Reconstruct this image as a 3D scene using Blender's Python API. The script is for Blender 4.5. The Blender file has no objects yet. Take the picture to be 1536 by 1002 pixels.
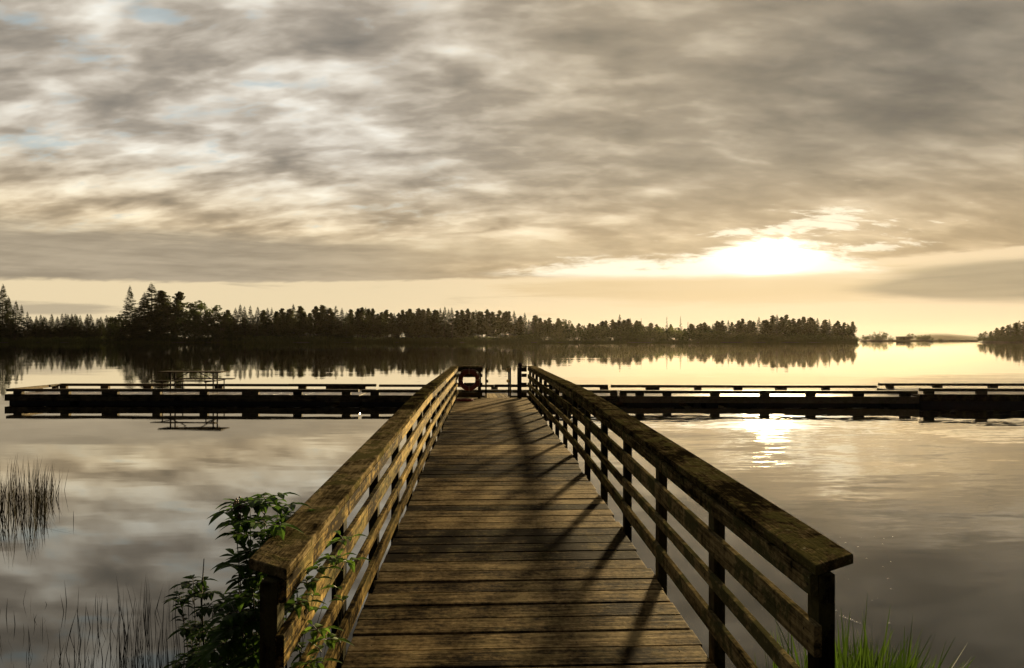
import bpy, bmesh, math, random
from mathutils import Vector, Matrix
R = math.radians
rnd = random.Random(7)
scene = bpy.context.scene
col = scene.collection

# ------------------------------------------------------------------ camera
H = 2.4                       # eye above the lake
YAW = R(2.35)                 # camera looks a little to the right of the jetty's axis
F = 1024.0                    # focal length in pixels of the 1536 px wide photograph
HOR = 507.5
CAM = Vector((-0.22, 0.0, H))
FWD = Vector((math.sin(YAW), math.cos(YAW), 0)); RGT = Vector((math.cos(YAW), -math.sin(YAW), 0))
cd = bpy.data.cameras.new('camera'); cam = bpy.data.objects.new('camera', cd); col.objects.link(cam)
cam.location = CAM; cam.rotation_euler = (R(90), 0, -YAW)
cd.sensor_width = 36; cd.lens = 36 * F / 1536; cd.shift_y = (HOR - 501) / 1536
cd.clip_start = 0.05; cd.clip_end = 12000
scene.camera = cam
scene.view_settings.view_transform = 'Standard'; scene.view_settings.look = 'None'
scene.view_settings.exposure = 1.5; scene.view_settings.gamma = 1.0
try:
    scene.cycles.use_denoising = True
    scene.cycles.sample_clamp_direct = 2.2; scene.cycles.sample_clamp_indirect = 6
    scene.cycles.max_bounces = 8; scene.cycles.transparent_max_bounces = 12
    scene.cycles.volume_bounces = 0
except Exception: pass

def at(px, py, d):            # where the thing seen at a pixel of the photograph stands, d metres ahead
    p = CAM + FWD * d + RGT * ((px - 768) / F * d)
    p.z = H - (py - HOR) / F * d
    return p
def ang(px, py):              # azimuth from the camera's heading, elevation (degrees)
    u = (px - 768) / F; v = (HOR - py) / F
    return math.degrees(math.atan(u)), math.degrees(math.atan(v / math.sqrt(1 + u * u)))

SUN_AZ, SUN_EL = ang(1152, 384)
SUN_AZ_W = math.radians(SUN_AZ) + YAW      # clockwise from +Y
SUN_ELR = math.radians(SUN_EL)

# ------------------------------------------------------------------ node helper
class S:
    nt = None
    def __init__(s, sock): s.s = sock
    @staticmethod
    def m(op, *a, clamp=False):
        n = S.nt.nodes.new('ShaderNodeMath'); n.operation = op; n.use_clamp = clamp
        for i, x in enumerate(a):
            if isinstance(x, S): S.nt.links.new(x.s, n.inputs[i])
            else: n.inputs[i].default_value = x
        return S(n.outputs[0])
    def __add__(s, o): return S.m('ADD', s, o)
    __radd__ = __add__
    def __sub__(s, o): return S.m('SUBTRACT', s, o)
    def __rsub__(s, o): return S.m('SUBTRACT', o, s)
    def __mul__(s, o): return S.m('MULTIPLY', s, o)
    __rmul__ = __mul__
    def __truediv__(s, o): return S.m('DIVIDE', s, o)
    def __rtruediv__(s, o): return S.m('DIVIDE', o, s)
def sstep(x, a, b):
    n = S.nt.nodes.new('ShaderNodeMapRange'); n.interpolation_type = 'SMOOTHSTEP'
    S.nt.links.new(x.s, n.inputs[0]); n.inputs[1].default_value = min(a, b); n.inputs[2].default_value = max(a, b)
    n.inputs[3].default_value = 0 if a < b else 1; n.inputs[4].default_value = 1 if a < b else 0
    return S(n.outputs[0])
def xyz(x, y, z):
    n = S.nt.nodes.new('ShaderNodeCombineXYZ')
    for i, v in enumerate((x, y, z)):
        if isinstance(v, S): S.nt.links.new(v.s, n.inputs[i])
        else: n.inputs[i].default_value = v
    return S(n.outputs[0])
def sep(v):
    n = S.nt.nodes.new('ShaderNodeSeparateXYZ'); S.nt.links.new(v.s, n.inputs[0]); return [S(o) for o in n.outputs]
def noise(v, scale, detail=4, rough=.5, dist=0, color=False):
    n = S.nt.nodes.new('ShaderNodeTexNoise'); S.nt.links.new(v.s, n.inputs['Vector'])
    n.inputs['Scale'].default_value = scale; n.inputs['Detail'].default_value = detail
    n.inputs['Roughness'].default_value = rough; n.inputs['Distortion'].default_value = dist
    return S(n.outputs['Color' if color else 'Fac'])
def ramp(f, stops):
    n = S.nt.nodes.new('ShaderNodeValToRGB'); S.nt.links.new(f.s, n.inputs[0])
    e = n.color_ramp.elements
    e[0].position = stops[0][0]; e[0].color = (*stops[0][1], 1)
    e[1].position = stops[-1][0]; e[1].color = (*stops[-1][1], 1)
    for p, c in stops[1:-1]: q = e.new(p); q.color = (*c, 1)
    return S(n.outputs[0])
def mixc(f, a, b, mode='MIX'):
    n = S.nt.nodes.new('ShaderNodeMix'); n.data_type = 'RGBA'; n.blend_type = mode
    for i, x in ((0, f), (6, a), (7, b)):
        if isinstance(x, S): S.nt.links.new(x.s, n.inputs[i])
        else: n.inputs[i].default_value = x if i == 0 else (*x, 1)
    return S(n.outputs[2])
def vscale(c, f):
    n = S.nt.nodes.new('ShaderNodeVectorMath'); n.operation = 'SCALE'
    S.nt.links.new(c.s, n.inputs[0])
    if isinstance(f, S): S.nt.links.new(f.s, n.inputs['Scale'])
    else: n.inputs['Scale'].default_value = f
    return S(n.outputs[0])
def vadd(a, b):
    n = S.nt.nodes.new('ShaderNodeVectorMath'); n.operation = 'ADD'
    for i, x in enumerate((a, b)):
        if isinstance(x, S): S.nt.links.new(x.s, n.inputs[i])
        else: n.inputs[i].default_value = x
    return S(n.outputs[0])

# ------------------------------------------------------------------ sky (evening cloud deck in the world shader)
w = bpy.data.worlds.new('World'); scene.world = w; w.use_nodes = True
nt = w.node_tree; nt.nodes.clear(); S.nt = nt
tc = S(nt.nodes.new('ShaderNodeTexCoord').outputs['Generated'])
dx, dy, dz = sep(tc)
A = S.m('ARCTAN2', dx, dy) * (180 / math.pi) - math.degrees(YAW)      # azimuth, degrees from the view heading
E = S.m('ARCSINE', dz) * (180 / math.pi)                            # elevation
sky = nt.nodes.new('ShaderNodeTexSky'); sky.sky_type = 'NISHITA'; sky.sun_disc = False
sky.sun_elevation = SUN_ELR; sky.sun_rotation = SUN_AZ_W
sky.air_density = 1.2; sky.dust_density = 2.0

def blob(px, py, wx, wy, amp=1.0, tilt=0.0, p=1.0):
    a, e = ang(px, py); sx = abs(ang(px + wx, py)[0] - ang(px - wx, py)[0]) / 2; sy = abs(ang(px, py - wy)[1] - ang(px, py + wy)[1]) / 2
    da = A - a; de = E - e
    if tilt: de = de - da * tilt
    r = S.m('POWER', da * (1 / sx), 2) + S.m('POWER', de * (1 / sy), 2)
    r.s.node.inputs[0]; 
    return S.m('EXPONENT', r * -1.0) * amp

zc = S.m('MAXIMUM', dz, 0.0) + 0.30
P = xyz(dx / zc, dy / zc * 2.0 + dx / zc * .12, 0.0)
warp = noise(P, 3.0, 2, .5, 0, True)
Pw = vadd(P, vscale(vadd(warp, (-.5, -.5, -.5)), .16))
n_big = noise(Pw, 1.7, 2, .5) - .5
n_mid = noise(vadd(Pw, (7.3, 2.1, 0)), 5.2, 3, .5, .0) - .5
n_mid2 = noise(vadd(Pw, (1.7, 5.4, 0)), 10.5, 4, .55, .1) - .5
n_sml = noise(vadd(Pw, (3.3, 9.1, 0)), 24.0, 4, .6) - .5
def puffs(v, scale):
    n = S.nt.nodes.new('ShaderNodeTexVoronoi'); n.feature = 'SMOOTH_F1'; S.nt.links.new(v.s, n.inputs['Vector'])
    n.inputs['Scale'].default_value = scale; n.inputs['Smoothness'].default_value = .75; n.inputs['Detail'].default_value = 1.5; n.inputs['Roughness'].default_value = .45
    return S(n.outputs['Distance'])
Pv = vadd(P, vscale(vadd(noise(vadd(P, (4, 4, 0)), 6.0, 3, .55, 0, True), (-.5, -.5, -.5)), .22))
n_puf = .42 - puffs(Pv, 5.4)
# long thin streaks low in the sky
Q = xyz(A * .055, E * .62, 0.0)
n_str = noise(Q, 1.0, 5, .55, .4) - .5
n_str2 = noise(vadd(Q, (5.1, 3.7, 0)), 2.6, 4, .6, .3) - .5

def total(lst):
    t = lst[0]
    for x in lst[1:]: t = t + x
    return t
left = sstep(A, 20, -26)
base = total([left * .30 + .54, blob(230, -30, 420, 90, -.10),
    blob(1430, 90, 330, 170, -.16), blob(1000, 130, 260, 120, -.05), blob(1500, 330, 160, 60, -.05),
    blob(420, 190, 300, 90, .08), blob(60, 75, 130, 50, -.22), blob(300, 310, 300, 30, .06), blob(250, 205, 160, 30, -.10),
    blob(590, 75, 130, 45, -.14), blob(640, 330, 130, 20, -.10), blob(260, 300, 70, 14, -.18), blob(380, 320, 60, 12, -.14), blob(660, 130, 25, 40, .14), blob(690, 78, 40, 12, .20), blob(880, 90, 40, 14, .16), blob(1050, 75, 60, 16, .12), blob(1240, 325, 190, 45, .20), blob(560, 357, 260, 16, .20),
    blob(1480, 250, 90, 50, .08), blob(990, 285, 30, 10, .35), blob(830, 325, 120, 16, .16), blob(800, 350, 60, 10, .2), blob(860, 230, 300, 60, -.06)])
amp = left * .46 + .54
L = base + amp * (n_big * .55 + n_mid * .85 + n_puf * .62 + n_mid2 * .34 + n_sml * .17)
cloud = ramp(L, [(0.0, (.185, .165, .132)), (.22, (.285, .243, .180)), (.42, (.410, .342, .248)), (.60, (.60, .512, .378)), (.78, (.83, .735, .56)), (1.0, (1.02, .94, .75))])
warm = sstep(E, 15, 5)
cool = sstep(A, 10, -16) * sstep(E, 7, 16)
cloud = mixc(cool, cloud, mixc(1.0, cloud, (.95, 1.0, 1.13), 'MULTIPLY'))
cloud = mixc(warm, cloud, mixc(1.0, cloud, (1.07, .96, .79), 'MULTIPLY'))
cloud = mixc(blob(1450, 60, 300, 150, .55), cloud, mixc(sstep(L, .1, .5), (.095, .096, .090), (.205, .195, .168)))
# blue showing through the thin places, upper left
gap = sstep(n_mid2 * .8 + n_mid * .5 + n_big * .5 + n_sml * .3 + total([blob(50, 215, 80, 40, .30), blob(150, 85, 60, 16, .26), blob(250, 22, 60, 18, .22), blob(70, 45, 60, 22, .16), blob(330, 165, 120, 24, .12), blob(380, 110, 60, 20, .10), blob(170, 165, 90, 30, .12), blob(420, 125, 60, 14, .14)]), .08, .36) * sstep(A, 4, -10)
gap = gap * sstep(E, 6, 9)
bl = S(sky.outputs[0])
blue = vadd(vscale(bl, .06), (.24, .335, .385))
cloud = mixc(gap * .62, cloud, blue)

# clear strip over the horizon, and the long stratus bank with its flat lower edge
strip_col = mixc(sstep(A, -22, 20), (.83, .68, .43), (.80, .63, .40))
tanc = mixc(sstep(A, -15, 18), (.42, .35, .245), (.72, .555, .315))
streak = sstep(n_str * 1.1 + n_str2 * .5 + total([blob(80, 464, 120, 9, .34), blob(700, 470, 200, 8, .10), blob(1000, 442, 260, 12, .30), blob(1330, 480, 120, 7, .16)]), .08, .30)
strip_col = mixc(streak * .75, strip_col, tanc)
edge = E - (5.02 + A * .030) + n_str2 * .45 + n_mid2 * .5
lowmask = sstep(edge, -.10, .22)
bank = S.m('MULTIPLY', sstep(E + n_str * 2.0 + n_str2 * 1.0 + n_mid * 1.2, 8.9, 7.0), sstep(A, 3, -12))
bank = S.m('MAXIMUM', bank, blob(760, 380, 260, 20, .85))
bankcol = mixc(sstep(n_str * .9 + n_str2 * .7 + n_mid2 * .3, -.28, .30), mixc(sstep(A, -25, 0), (.33, .272, .192), (.43, .335, .215)), mixc(sstep(A, -25, 0), (.48, .40, .285), (.62, .50, .32)))
up = mixc(S.m('MINIMUM', bank, 1.0), cloud, bankcol)
skyc = mixc(lowmask, strip_col, up)
# soft tan cloud under the sun, and the dark bank at the right
under = total([blob(1130, 440, 300, 22, 1.0), blob(930, 432, 200, 12, .8)]) + n_str2 * .7 + n_str * .4
skyc = mixc(sstep(under, .25, .8) * .8, skyc, (.68, .52, .30))
rb = total([blob(1530, 418, 215, 34, 1.35), blob(1400, 432, 130, 14, .6)]) + n_str * .7 + n_str2 * .4
skyc = mixc(sstep(rb, .28, .95) * .92, skyc, mixc(sstep(n_str2, -.2, .2), (.285, .24, .165), (.36, .30, .20)))
# the torn window in the cloud round the sun, and the glow it spreads
ca, ce = ang(1150, 414)
def hump(px, wpx, hpx):
    a0 = ang(px, 400)[0]; sw = (ang(px + wpx, 400)[0] - ang(px - wpx, 400)[0]) / 2
    return S.m('EXPONENT', S.m('POWER', (A - a0) * (1 / sw), 2) * -1.0) * (hpx * .0525)
topw = hump(1145, 95, 40) + hump(1010, 190, 28) + hump(860, 110, 14) + hump(1240, 70, 18)
low = E - (ce - .10 + (A - ca) * (-.012)) + n_str2 * .25 + S.m('ABSOLUTE', A - ca + 6) * -.010
ragged = n_mid2 * 1.6 + n_str2 * 1.8 + n_sml * 1.3 + n_mid * .8
winm = sstep(low + n_mid2 * .3, -.14, .42) * sstep(topw - low + ragged * sstep(topw, .1, 1.0), -.25, .95) * sstep(topw, .10, .40)
skyc = mixc(winm, skyc, (1.02, .93, .72))
wisps = sstep(n_sml * .9 + n_mid2 * 1.1 + n_str2 * .6 + total([blob(1240, 325, 60, 20, .55), blob(1180, 345, 90, 10, .42), blob(1300, 372, 90, 7, .62), blob(1360, 340, 120, 25, .2), blob(1100, 350, 60, 8, .3)]), .26, .60) * S.m('MINIMUM', blob(1230, 345, 230, 52, 1.4), 1.0)
skyc = mixc(wisps * .9, skyc, (1.0, .90, .68))
inwin = winm * .8 + .2
glow = vadd(vscale(xyz(1.0, .74, .38), blob(1150, 395, 380, 120, .17)), vscale(xyz(1.0, .90, .68), blob(1150, 380, 90, 30, .75) * inwin))
glow = vadd(glow, vscale(xyz(1.0, .92, .70), blob(1152, 382, 36, 20, 3.2) * inwin))
glow = vadd(glow, vscale(xyz(1.0, .74, .34), blob(1150, 475, 300, 40, .05)))
skyc = vadd(skyc, glow)
# unseen cloud overhead and behind the camera, set darker to cut the ambient light
back = sstep(S.m('ABSOLUTE', A), 41, 95)
dark = S.m('MAXIMUM', back, sstep(E, 27, 50) * .55)
skyc = mixc(dark, skyc, mixc(sstep(n_mid, -.3, .3), (.030, .030, .033), (.060, .056, .052)))
bg = nt.nodes.new('ShaderNodeBackground'); nt.links.new(skyc.s, bg.inputs[0]); bg.inputs[1].default_value = 0.355
wo = nt.nodes.new('ShaderNodeOutputWorld'); nt.links.new(bg.outputs[0], wo.inputs[0])
try: w.cycles.sampling_method = 'MANUAL'; w.cycles.sample_map_resolution = 1024
except Exception: pass

# ------------------------------------------------------------------ sun (behind thin cloud)
sl = bpy.data.lights.new('sun', 'SUN'); sl.energy = 5.0; sl.angle = R(3.6); sl.color = (1.0, .76, .41)
so = bpy.data.objects.new('sun', sl); col.objects.link(so)
so.rotation_euler = Vector((math.sin(SUN_AZ_W) * math.cos(SUN_ELR), math.cos(SUN_AZ_W) * math.cos(SUN_ELR), math.sin(SUN_ELR))).to_track_quat('Z', 'Y').to_euler()

# ------------------------------------------------------------------ object helpers
def tag(o, label=None, cat=None, group=None, kind=None):
    if label: o['label'] = label
    if cat: o['category'] = cat
    if group: o['group'] = group
    if kind: o['kind'] = kind
    return o
def thing(name, label, cat, loc=(0, 0, 0), rz=0, group=None):
    o = bpy.data.objects.new(name, None); col.objects.link(o); o.empty_display_size = .2
    o.location = loc; o.rotation_euler = (0, 0, rz)
    return tag(o, label, cat, group)
class MB:
    def __init__(s): s.v = []; s.f = []; s.bc = []; s.tone = []; s.sm = []
    def box(s, c, u, v, w, tone=None, ln=None):     # centre, three half axes; u runs along the grain
        c, u, v, w = Vector(c), Vector(u), Vector(v), Vector(w)
        if u.cross(v).dot(w) < 0: w = -w
        i = len(s.v); t = rnd.random() if tone is None else tone; off = (rnd.uniform(0, 50), rnd.uniform(0, 50), rnd.uniform(0, 50))
        for a, b, e in ((-1,-1,-1),(1,-1,-1),(1,1,-1),(-1,1,-1),(-1,-1,1),(1,-1,1),(1,1,1),(-1,1,1)):
            s.v.append(c + u*a + v*b + w*e); s.tone.append(t)
            s.bc.append((a*u.length + off[0], b*v.length + off[1], e*w.length + off[2]))
        for q in ((3,2,1,0),(4,5,6,7),(0,1,5,4),(1,2,6,5),(2,3,7,6),(3,0,4,7)): s.f.append([i+k for k in q]); s.sm.append(False)
    def ring_tube(s, pts, rads, n=8, cap=True, tone=None):
        t = rnd.random() if tone is None else tone; i0 = len(s.v); off = rnd.uniform(0, 50)
        pts = [Vector(p) for p in pts]; up = None; along = 0
        for k, p in enumerate(pts):
            d = (pts[min(k+1, len(pts)-1)] - pts[max(k-1, 0)]).normalized()
            if k: along += (p - pts[k-1]).length
            up = d.orthogonal().normalized() if up is None else (up - d * up.dot(d)).normalized()
            b = d.cross(up); r = rads[k] if hasattr(rads, '__len__') else rads
            for j in range(n):
                a = 2*math.pi*j/n; s.v.append(p + (up*math.cos(a) + b*math.sin(a))*r); s.tone.append(t)
                s.bc.append((along + off, a*r + off, off))
        for k in range(len(pts)-1):
            for j in range(n):
                a, b = i0+k*n+j, i0+k*n+(j+1) % n
                s.f.append([a, b, b+n, a+n]); s.sm.append(True)
        if cap:
            s.f.append([i0+j for j in reversed(range(n))]); s.f.append([i0+(len(pts)-1)*n+j for j in range(n)]); s.sm += [False, False]
    def poly(s, pts, tone=None, smooth=False):
        t = rnd.random() if tone is None else tone; i = len(s.v)
        for p in pts: s.v.append(Vector(p)); s.tone.append(t); s.bc.append(tuple(p))
        s.f.append(list(range(i, i+len(pts)))); s.sm.append(smooth)
    def build(s, name, mat, parent=None, loc=None, bevel=0):
        me = bpy.data.meshes.new(name); me.from_pydata([tuple(p) for p in s.v], [], s.f)
        me.polygons.foreach_set('use_smooth', s.sm)
        a = me.attributes.new('bc', 'FLOAT_VECTOR', 'POINT'); a.data.foreach_set('vector', [x for b in s.bc for x in b])
        a = me.attributes.new('tone', 'FLOAT', 'POINT'); a.data.foreach_set('value', s.tone)
        me.materials.append(mat); me.update()
        o = bpy.data.objects.new(name, me); col.objects.link(o)
        if parent: o.parent = parent
        if loc: o.location = loc
        if bevel:
            m = o.modifiers.new('bevel', 'BEVEL'); m.width = bevel; m.segments = 2; m.limit_method = 'ANGLE'
        return o
def local(parent):   # vertices are written in world space; take off the parent's place
    return parent.matrix_world
def dup_tree(o, parent=None):
    c = o.copy(); col.objects.link(c)
    if parent: c.parent = parent
    for ch in [x for x in list(col.objects) if x.parent == o]:
        d = ch.copy(); col.objects.link(d); d.parent = c
    return c

# ------------------------------------------------------------------ materials
def newmat(name):
    m = bpy.data.materials.new(name); m.use_nodes = True; S.nt = m.node_tree
    return m, m.node_tree.nodes['Principled BSDF']
def attr(name, out):
    n = S.nt.nodes.new('ShaderNodeAttribute'); n.attribute_name = name; return S(n.outputs[out])
def setin(b, name, v):
    if isinstance(v, S): S.nt.links.new(v.s, b.inputs[name])
    else: b.inputs[name].default_value = v if not isinstance(v, tuple) else (*v, 1)
def bump(h, strength, dist):
    n = S.nt.nodes.new('ShaderNodeBump'); S.nt.links.new(h.s, n.inputs['Height']); n.inputs['Strength'].default_value = strength; n.inputs['Distance'].default_value = dist
    return S(n.outputs[0])
def wood(name, dark, mid, light, moss=.5, rough=.75, mosscol=(.075, .072, .026), spec=.1, streak=.0, wet=.0, gw=1.6, bw=1.35):
    m, b = newmat(name)
    bc = attr('bc', 'Vector'); t = attr('tone', 'Fac'); x, y, z = sep(bc)
    grain = noise(xyz(x * 1.8, y * 30.0, z * 30.0), 1.0, 5, .62, .6)
    fine = noise(xyz(x * 7.0, y * 150.0, z * 150.0), 1.0, 3, .6)
    blot = noise(bc, 3.4, 5, .65)
    spk = noise(bc, 30, 4, .65)
    knot = noise(xyz(x * 5, y * 9, z * 9), 1.0, 2, .5, 1.2)
    f = (grain - .5) * gw + (fine - .5) * .8 + (blot - .5) * bw + (spk - .5) * 1.0 + (t - .5) * .80 + .44
    if streak:
        dr = noise(xyz(x * 17.0, y * 2.2, z * 2.2), 1.0, 4, .65)
        f = f - sstep(dr, .50, .68) * streak
    if wet:
        wt = sstep(noise(vadd(bc, (3, 3, 3)), 1.3, 4, .6, .4), .46, .62); f = f - wt * wet
    c = ramp(f, [(.06, dark), (.40, mid), (.78, light)])
    c = mixc(sstep(knot, .70, .78) * .75, c, tuple(v * .4 for v in dark))
    ms = sstep(noise(bc, 7.5, 6, .75, .3) + (blot - .5) * .9, .49, .60) * moss
    c = mixc(ms, c, mixc(spk, tuple(v * .45 for v in mosscol), tuple(v * 1.5 for v in mosscol)))
    lich = sstep(noise(bc, 22, 4, .65), .64, .71) * sstep(blot, .45, .62) * (moss * .7)
    c = mixc(lich, c, (.24, .24, .16))
    setin(b, 'Base Color', c); setin(b, 'Roughness', rough); setin(b, 'Specular IOR Level', spec * .3)
    setin(b, 'Normal', bump(grain * .6 + fine * .3 + ms * .4 + spk * .3, .6, .008))
    return m
M = {}
M['plank'] = wood('weathered_plank', (.020, .014, .007), (.165, .117, .054), (.41, .305, .150), .25, .80, spec=.035, wet=.20, gw=1.35)
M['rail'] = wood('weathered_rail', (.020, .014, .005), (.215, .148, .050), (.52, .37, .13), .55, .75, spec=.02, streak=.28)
M['railmoss_shade'] = wood('mossy_shaded_rail', (.012, .010, .005), (.085, .066, .031), (.22, .175, .085), .85, .8, (.050, .052, .022), spec=.0, streak=.22)  # mossy wood, also painted darker for the shaded inner faces of the right railing
M['cap'] = wood('mossy_cap', (.010, .008, .004), (.062, .047, .023), (.22, .17, .09), .85, .92, (.058, .054, .019), .0, gw=.75, bw=1.9)
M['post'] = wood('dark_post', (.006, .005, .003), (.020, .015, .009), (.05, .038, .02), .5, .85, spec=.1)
M['pile'] = wood('wet_pile', (.010, .008, .006), (.03, .024, .016), (.06, .05, .034), .4, .6)
M['dockwood'] = wood('dock_timber', (.018, .014, .009), (.075, .057, .034), (.17, .13, .08), .4, .8, spec=.3)
M['dockdeck'] = wood('dock_deck', (.04, .03, .019), (.13, .095, .055), (.24, .18, .11), .2, .28, spec=1.7)
M['tablewood'] = wood('table_wood', (.02, .015, .01), (.06, .045, .025), (.10, .08, .045), .2, .85)
def simple(name, colr, rough=.6, var=.3, scale=8, metal=0, spec=.5):
    m, b = newmat(name)
    tcn = S(S.nt.nodes.new('ShaderNodeTexCoord').outputs['Object'])
    n = noise(tcn, scale, 4, .6)
    setin(b, 'Base Color', mixc(n, tuple(v * (1 - var) for v in colr), tuple(min(1, v * (1 + var)) for v in colr)))
    setin(b, 'Roughness', rough); setin(b, 'Metallic', metal); setin(b, 'Specular IOR Level', spec)
    return m
M['float'] = simple('black_float', (.012, .012, .012), .6)
M['steel'] = simple('rusty_steel', (.028, .020, .014), .8, .5, 30, 0, .05)
M['red'] = simple('life_ring_red', (.15, .022, .012), .5, .25, 12)
M['cord'] = simple('grab_cord', (.42, .30, .20), .8)
M['rope'] = simple('red_rope', (.22, .035, .025), .85)
M['mud'] = simple('bank_mud', (.045, .036, .022), .85, .5, 3)
M['shed'] = simple('shed_boards', (.05, .04, .03), .8, .3, 2)
M['shedroof'] = simple('shed_roof', (.06, .055, .05), .7, .3, 2)
M['hill'] = simple('far_hill', (.05, .06, .045), .95, .3, .01)
M['bark'] = simple('bark', (.05, .037, .025), .9, .5, 4)
M['stem'] = simple('green_stem', (.055, .05, .02), .7, .4, 20)
M['berry'] = simple('dull_berry', (.10, .038, .02), .6, .4, 40)
def leaf(name, c0, c1, trans=.35, rough=.5, tcol=None):
    m, b = newmat(name)
    t = attr('tone', 'Fac'); oi = S.nt.nodes.new('ShaderNodeObjectInfo'); rn = S(oi.outputs['Random'])
    c = mixc(S.m('ADD', t * .7, rn * .3, clamp=True), c0, c1)
    setin(b, 'Base Color', c); setin(b, 'Roughness', rough); setin(b, 'Specular IOR Level', .06)
    tr = S.nt.nodes.new('ShaderNodeBsdfTranslucent')
    S.nt.links.new(vscale(c, 1.6).s, tr.inputs[0])
    mx = S.nt.nodes.new('ShaderNodeMixShader'); mx.inputs[0].default_value = trans
    S.nt.links.new(b.outputs[0], mx.inputs[1]); S.nt.links.new(tr.outputs[0], mx.inputs[2])
    S.nt.links.new(mx.outputs[0], S.nt.nodes['Material Output'].inputs[0])
    return m
M['needle'] = leaf('conifer_needles', (.014, .021, .007), (.055, .064, .020), .3, .7)
M['pine'] = leaf('pine_needles', (.016, .022, .007), (.062, .066, .019), .35, .7)
M['broad'] = leaf('broadleaf', (.02, .030, .009), (.055, .068, .02), .35, .6)
M['thicket'] = leaf('thicket_leaf', (.036, .050, .014), (.11, .125, .036), .4, .7)
M['bushleaf'] = leaf('bush_leaf', (.020, .046, .008), (.090, .165, .022), .42, .5)
M['darkleaf'] = leaf('dark_leaf', (.008, .018, .004), (.034, .066, .011), .35, .5)
M['freshleaf'] = leaf('fresh_leaf', (.030, .062, .010), (.105, .175, .024), .5, .4)
M['reed'] = leaf('reed', (.007, .007, .004), (.024, .021, .010), .05, .8)
M['grass'] = leaf('bank_grass', (.004, .011, .002), (.045, .080, .009), .28, .45)
M['lily'] = leaf('lily_pad', (.10, .10, .03), (.22, .21, .07), .1, .5)
def watermat():
    m, b = newmat('lake_water')
    p = S(S.nt.nodes.new('ShaderNodeNewGeometry').outputs['Position']); x, y, z = sep(p)
    dist = S.m('SQRT', x * x + y * y)
    # where wind touches the water: the right-hand foreground and thin lanes far out
    patch = sstep(noise(xyz(x * .05, y * .10, 0), 1.0, 3, .5), .38, .62)
    rightside = sstep(x + noise(xyz(x * .1, y * .1, 4.0), 1, 2, .5) * 6 - 3, 0, 5) * sstep(y, 5.0, 10.0) * sstep(y, 30, 21)
    lane = sstep(noise(xyz(x * .012, y * .09, 9.0), 1.0, 2, .5), .60, .66) * sstep(dist, 40, 70)
    far = sstep(dist, 18, 120)
    ampl = .0024 + patch * .0014 - far * .0022 + rightside * .013 + lane * .004
    n1 = noise(xyz(x * .9, y * 3.4, 0), 1.0, 4, .55, .3, True)
    n2 = noise(xyz(x * .12, y * .55, 3.0), 1.0, 2, .5, .2, True)
    a1 = sep(vadd(n1, (-.5, -.5, -.5))); a2 = sep(vadd(n2, (-.5, -.5, -.5)))
    n3 = noise(xyz(x * 3.5, y * 11.0, 6.0), 1.0, 3, .6, .2, True); a3 = sep(vadd(n3, (-.5, -.5, -.5)))
    sx = (a1[0] * 1.3 + a2[0] * .8) * ampl * 2.0 + a3[0] * rightside * .02; sy = (a1[1] * 1.6 + a2[1] * 1.6) * ampl * 2.2 + a3[1] * (rightside * .026 + .0012)
    nn = S.nt.nodes.new('ShaderNodeVectorMath'); nn.operation = 'NORMALIZE'; S.nt.links.new(xyz(sx, sy, 1.0).s, nn.inputs[0])
    setin(b, 'Normal', S(nn.outputs[0]))
    geo = S.nt.nodes.new('ShaderNodeNewGeometry'); dt = S.nt.nodes.new('ShaderNodeVectorMath'); dt.operation = 'DOT_PRODUCT'
    S.nt.links.new(geo.outputs['Incoming'], dt.inputs[0]); S.nt.links.new(nn.outputs[0], dt.inputs[1])
    fr = S.m('MINIMUM', S.m('EXPONENT', S.m('ABSOLUTE', S(dt.outputs['Value'])) * -5.3) * 1.46, .97)
    setin(b, 'Base Color', (.010, .010, .007)); setin(b, 'Roughness', .5); setin(b, 'Specular IOR Level', 0.0)
    gl = S.nt.nodes.new('ShaderNodeBsdfGlossy'); gl.distribution = 'BECKMANN'; gl.inputs['Roughness'].default_value = .035; gl.inputs['Color'].default_value = (1, .98, .92, 1)
    S.nt.links.new(nn.outputs[0], gl.inputs['Normal'])
    mx = S.nt.nodes.new('ShaderNodeMixShader'); S.nt.links.new(fr.s, mx.inputs[0]); S.nt.links.new(b.outputs[0], mx.inputs[1]); S.nt.links.new(gl.outputs[0], mx.inputs[2])
    S.nt.links.new(mx.outputs[0], S.nt.nodes['Material Output'].inputs[0])
    return m
M['water'] = watermat()

# ------------------------------------------------------------------ setting: lake, lake bed, banks, far shore, hill
def sheet(name, mat, pts, faces, kind='structure'):
    me = bpy.data.meshes.new(name); me.from_pydata(pts, [], faces); me.materials.append(mat); me.update()
    o = bpy.data.objects.new(name, me); col.objects.link(o); o['kind'] = kind; return o
sheet('lake_water', M['water'], [(-2600, -300, 0), (2600, -300, 0), (2600, 2600, 0), (-2600, 2600, 0)], [(0, 1, 2, 3)])
def terrain(name, mat, x0, x1, y0, y1, nx, ny, fz):
    pts = []; fs = []
    for j in range(ny + 1):
        for i in range(nx + 1):
            x = x0 + (x1 - x0) * i / nx; y = y0 + (y1 - y0) * j / ny; pts.append((x, y, fz(x, y)))
    for j in range(ny):
        for i in range(nx):
            a = j * (nx + 1) + i; fs.append((a, a + 1, a + nx + 2, a + nx + 1))
    o = sheet(name, mat, pts, fs)
    for p in o.data.polygons: p.use_smooth = True
    return o
def bank_z(x, y):
    e = 3.1 + .45 * math.sin(x * .9) + .3 * math.sin(x * 2.3 + 1)      # where the bank meets the lake
    return max(-.7, min(.62, (e - y) * .42)) + .03 * math.sin(x * 5.1) * math.sin(y * 4.3)
terrain('near_bank', M['mud'], -16, 16, -12, 6, 96, 54, bank_z)
def far_pt(px, d):   # ground point on the far shore
    p = at(px, HOR, d); p.z = 0; return p
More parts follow.
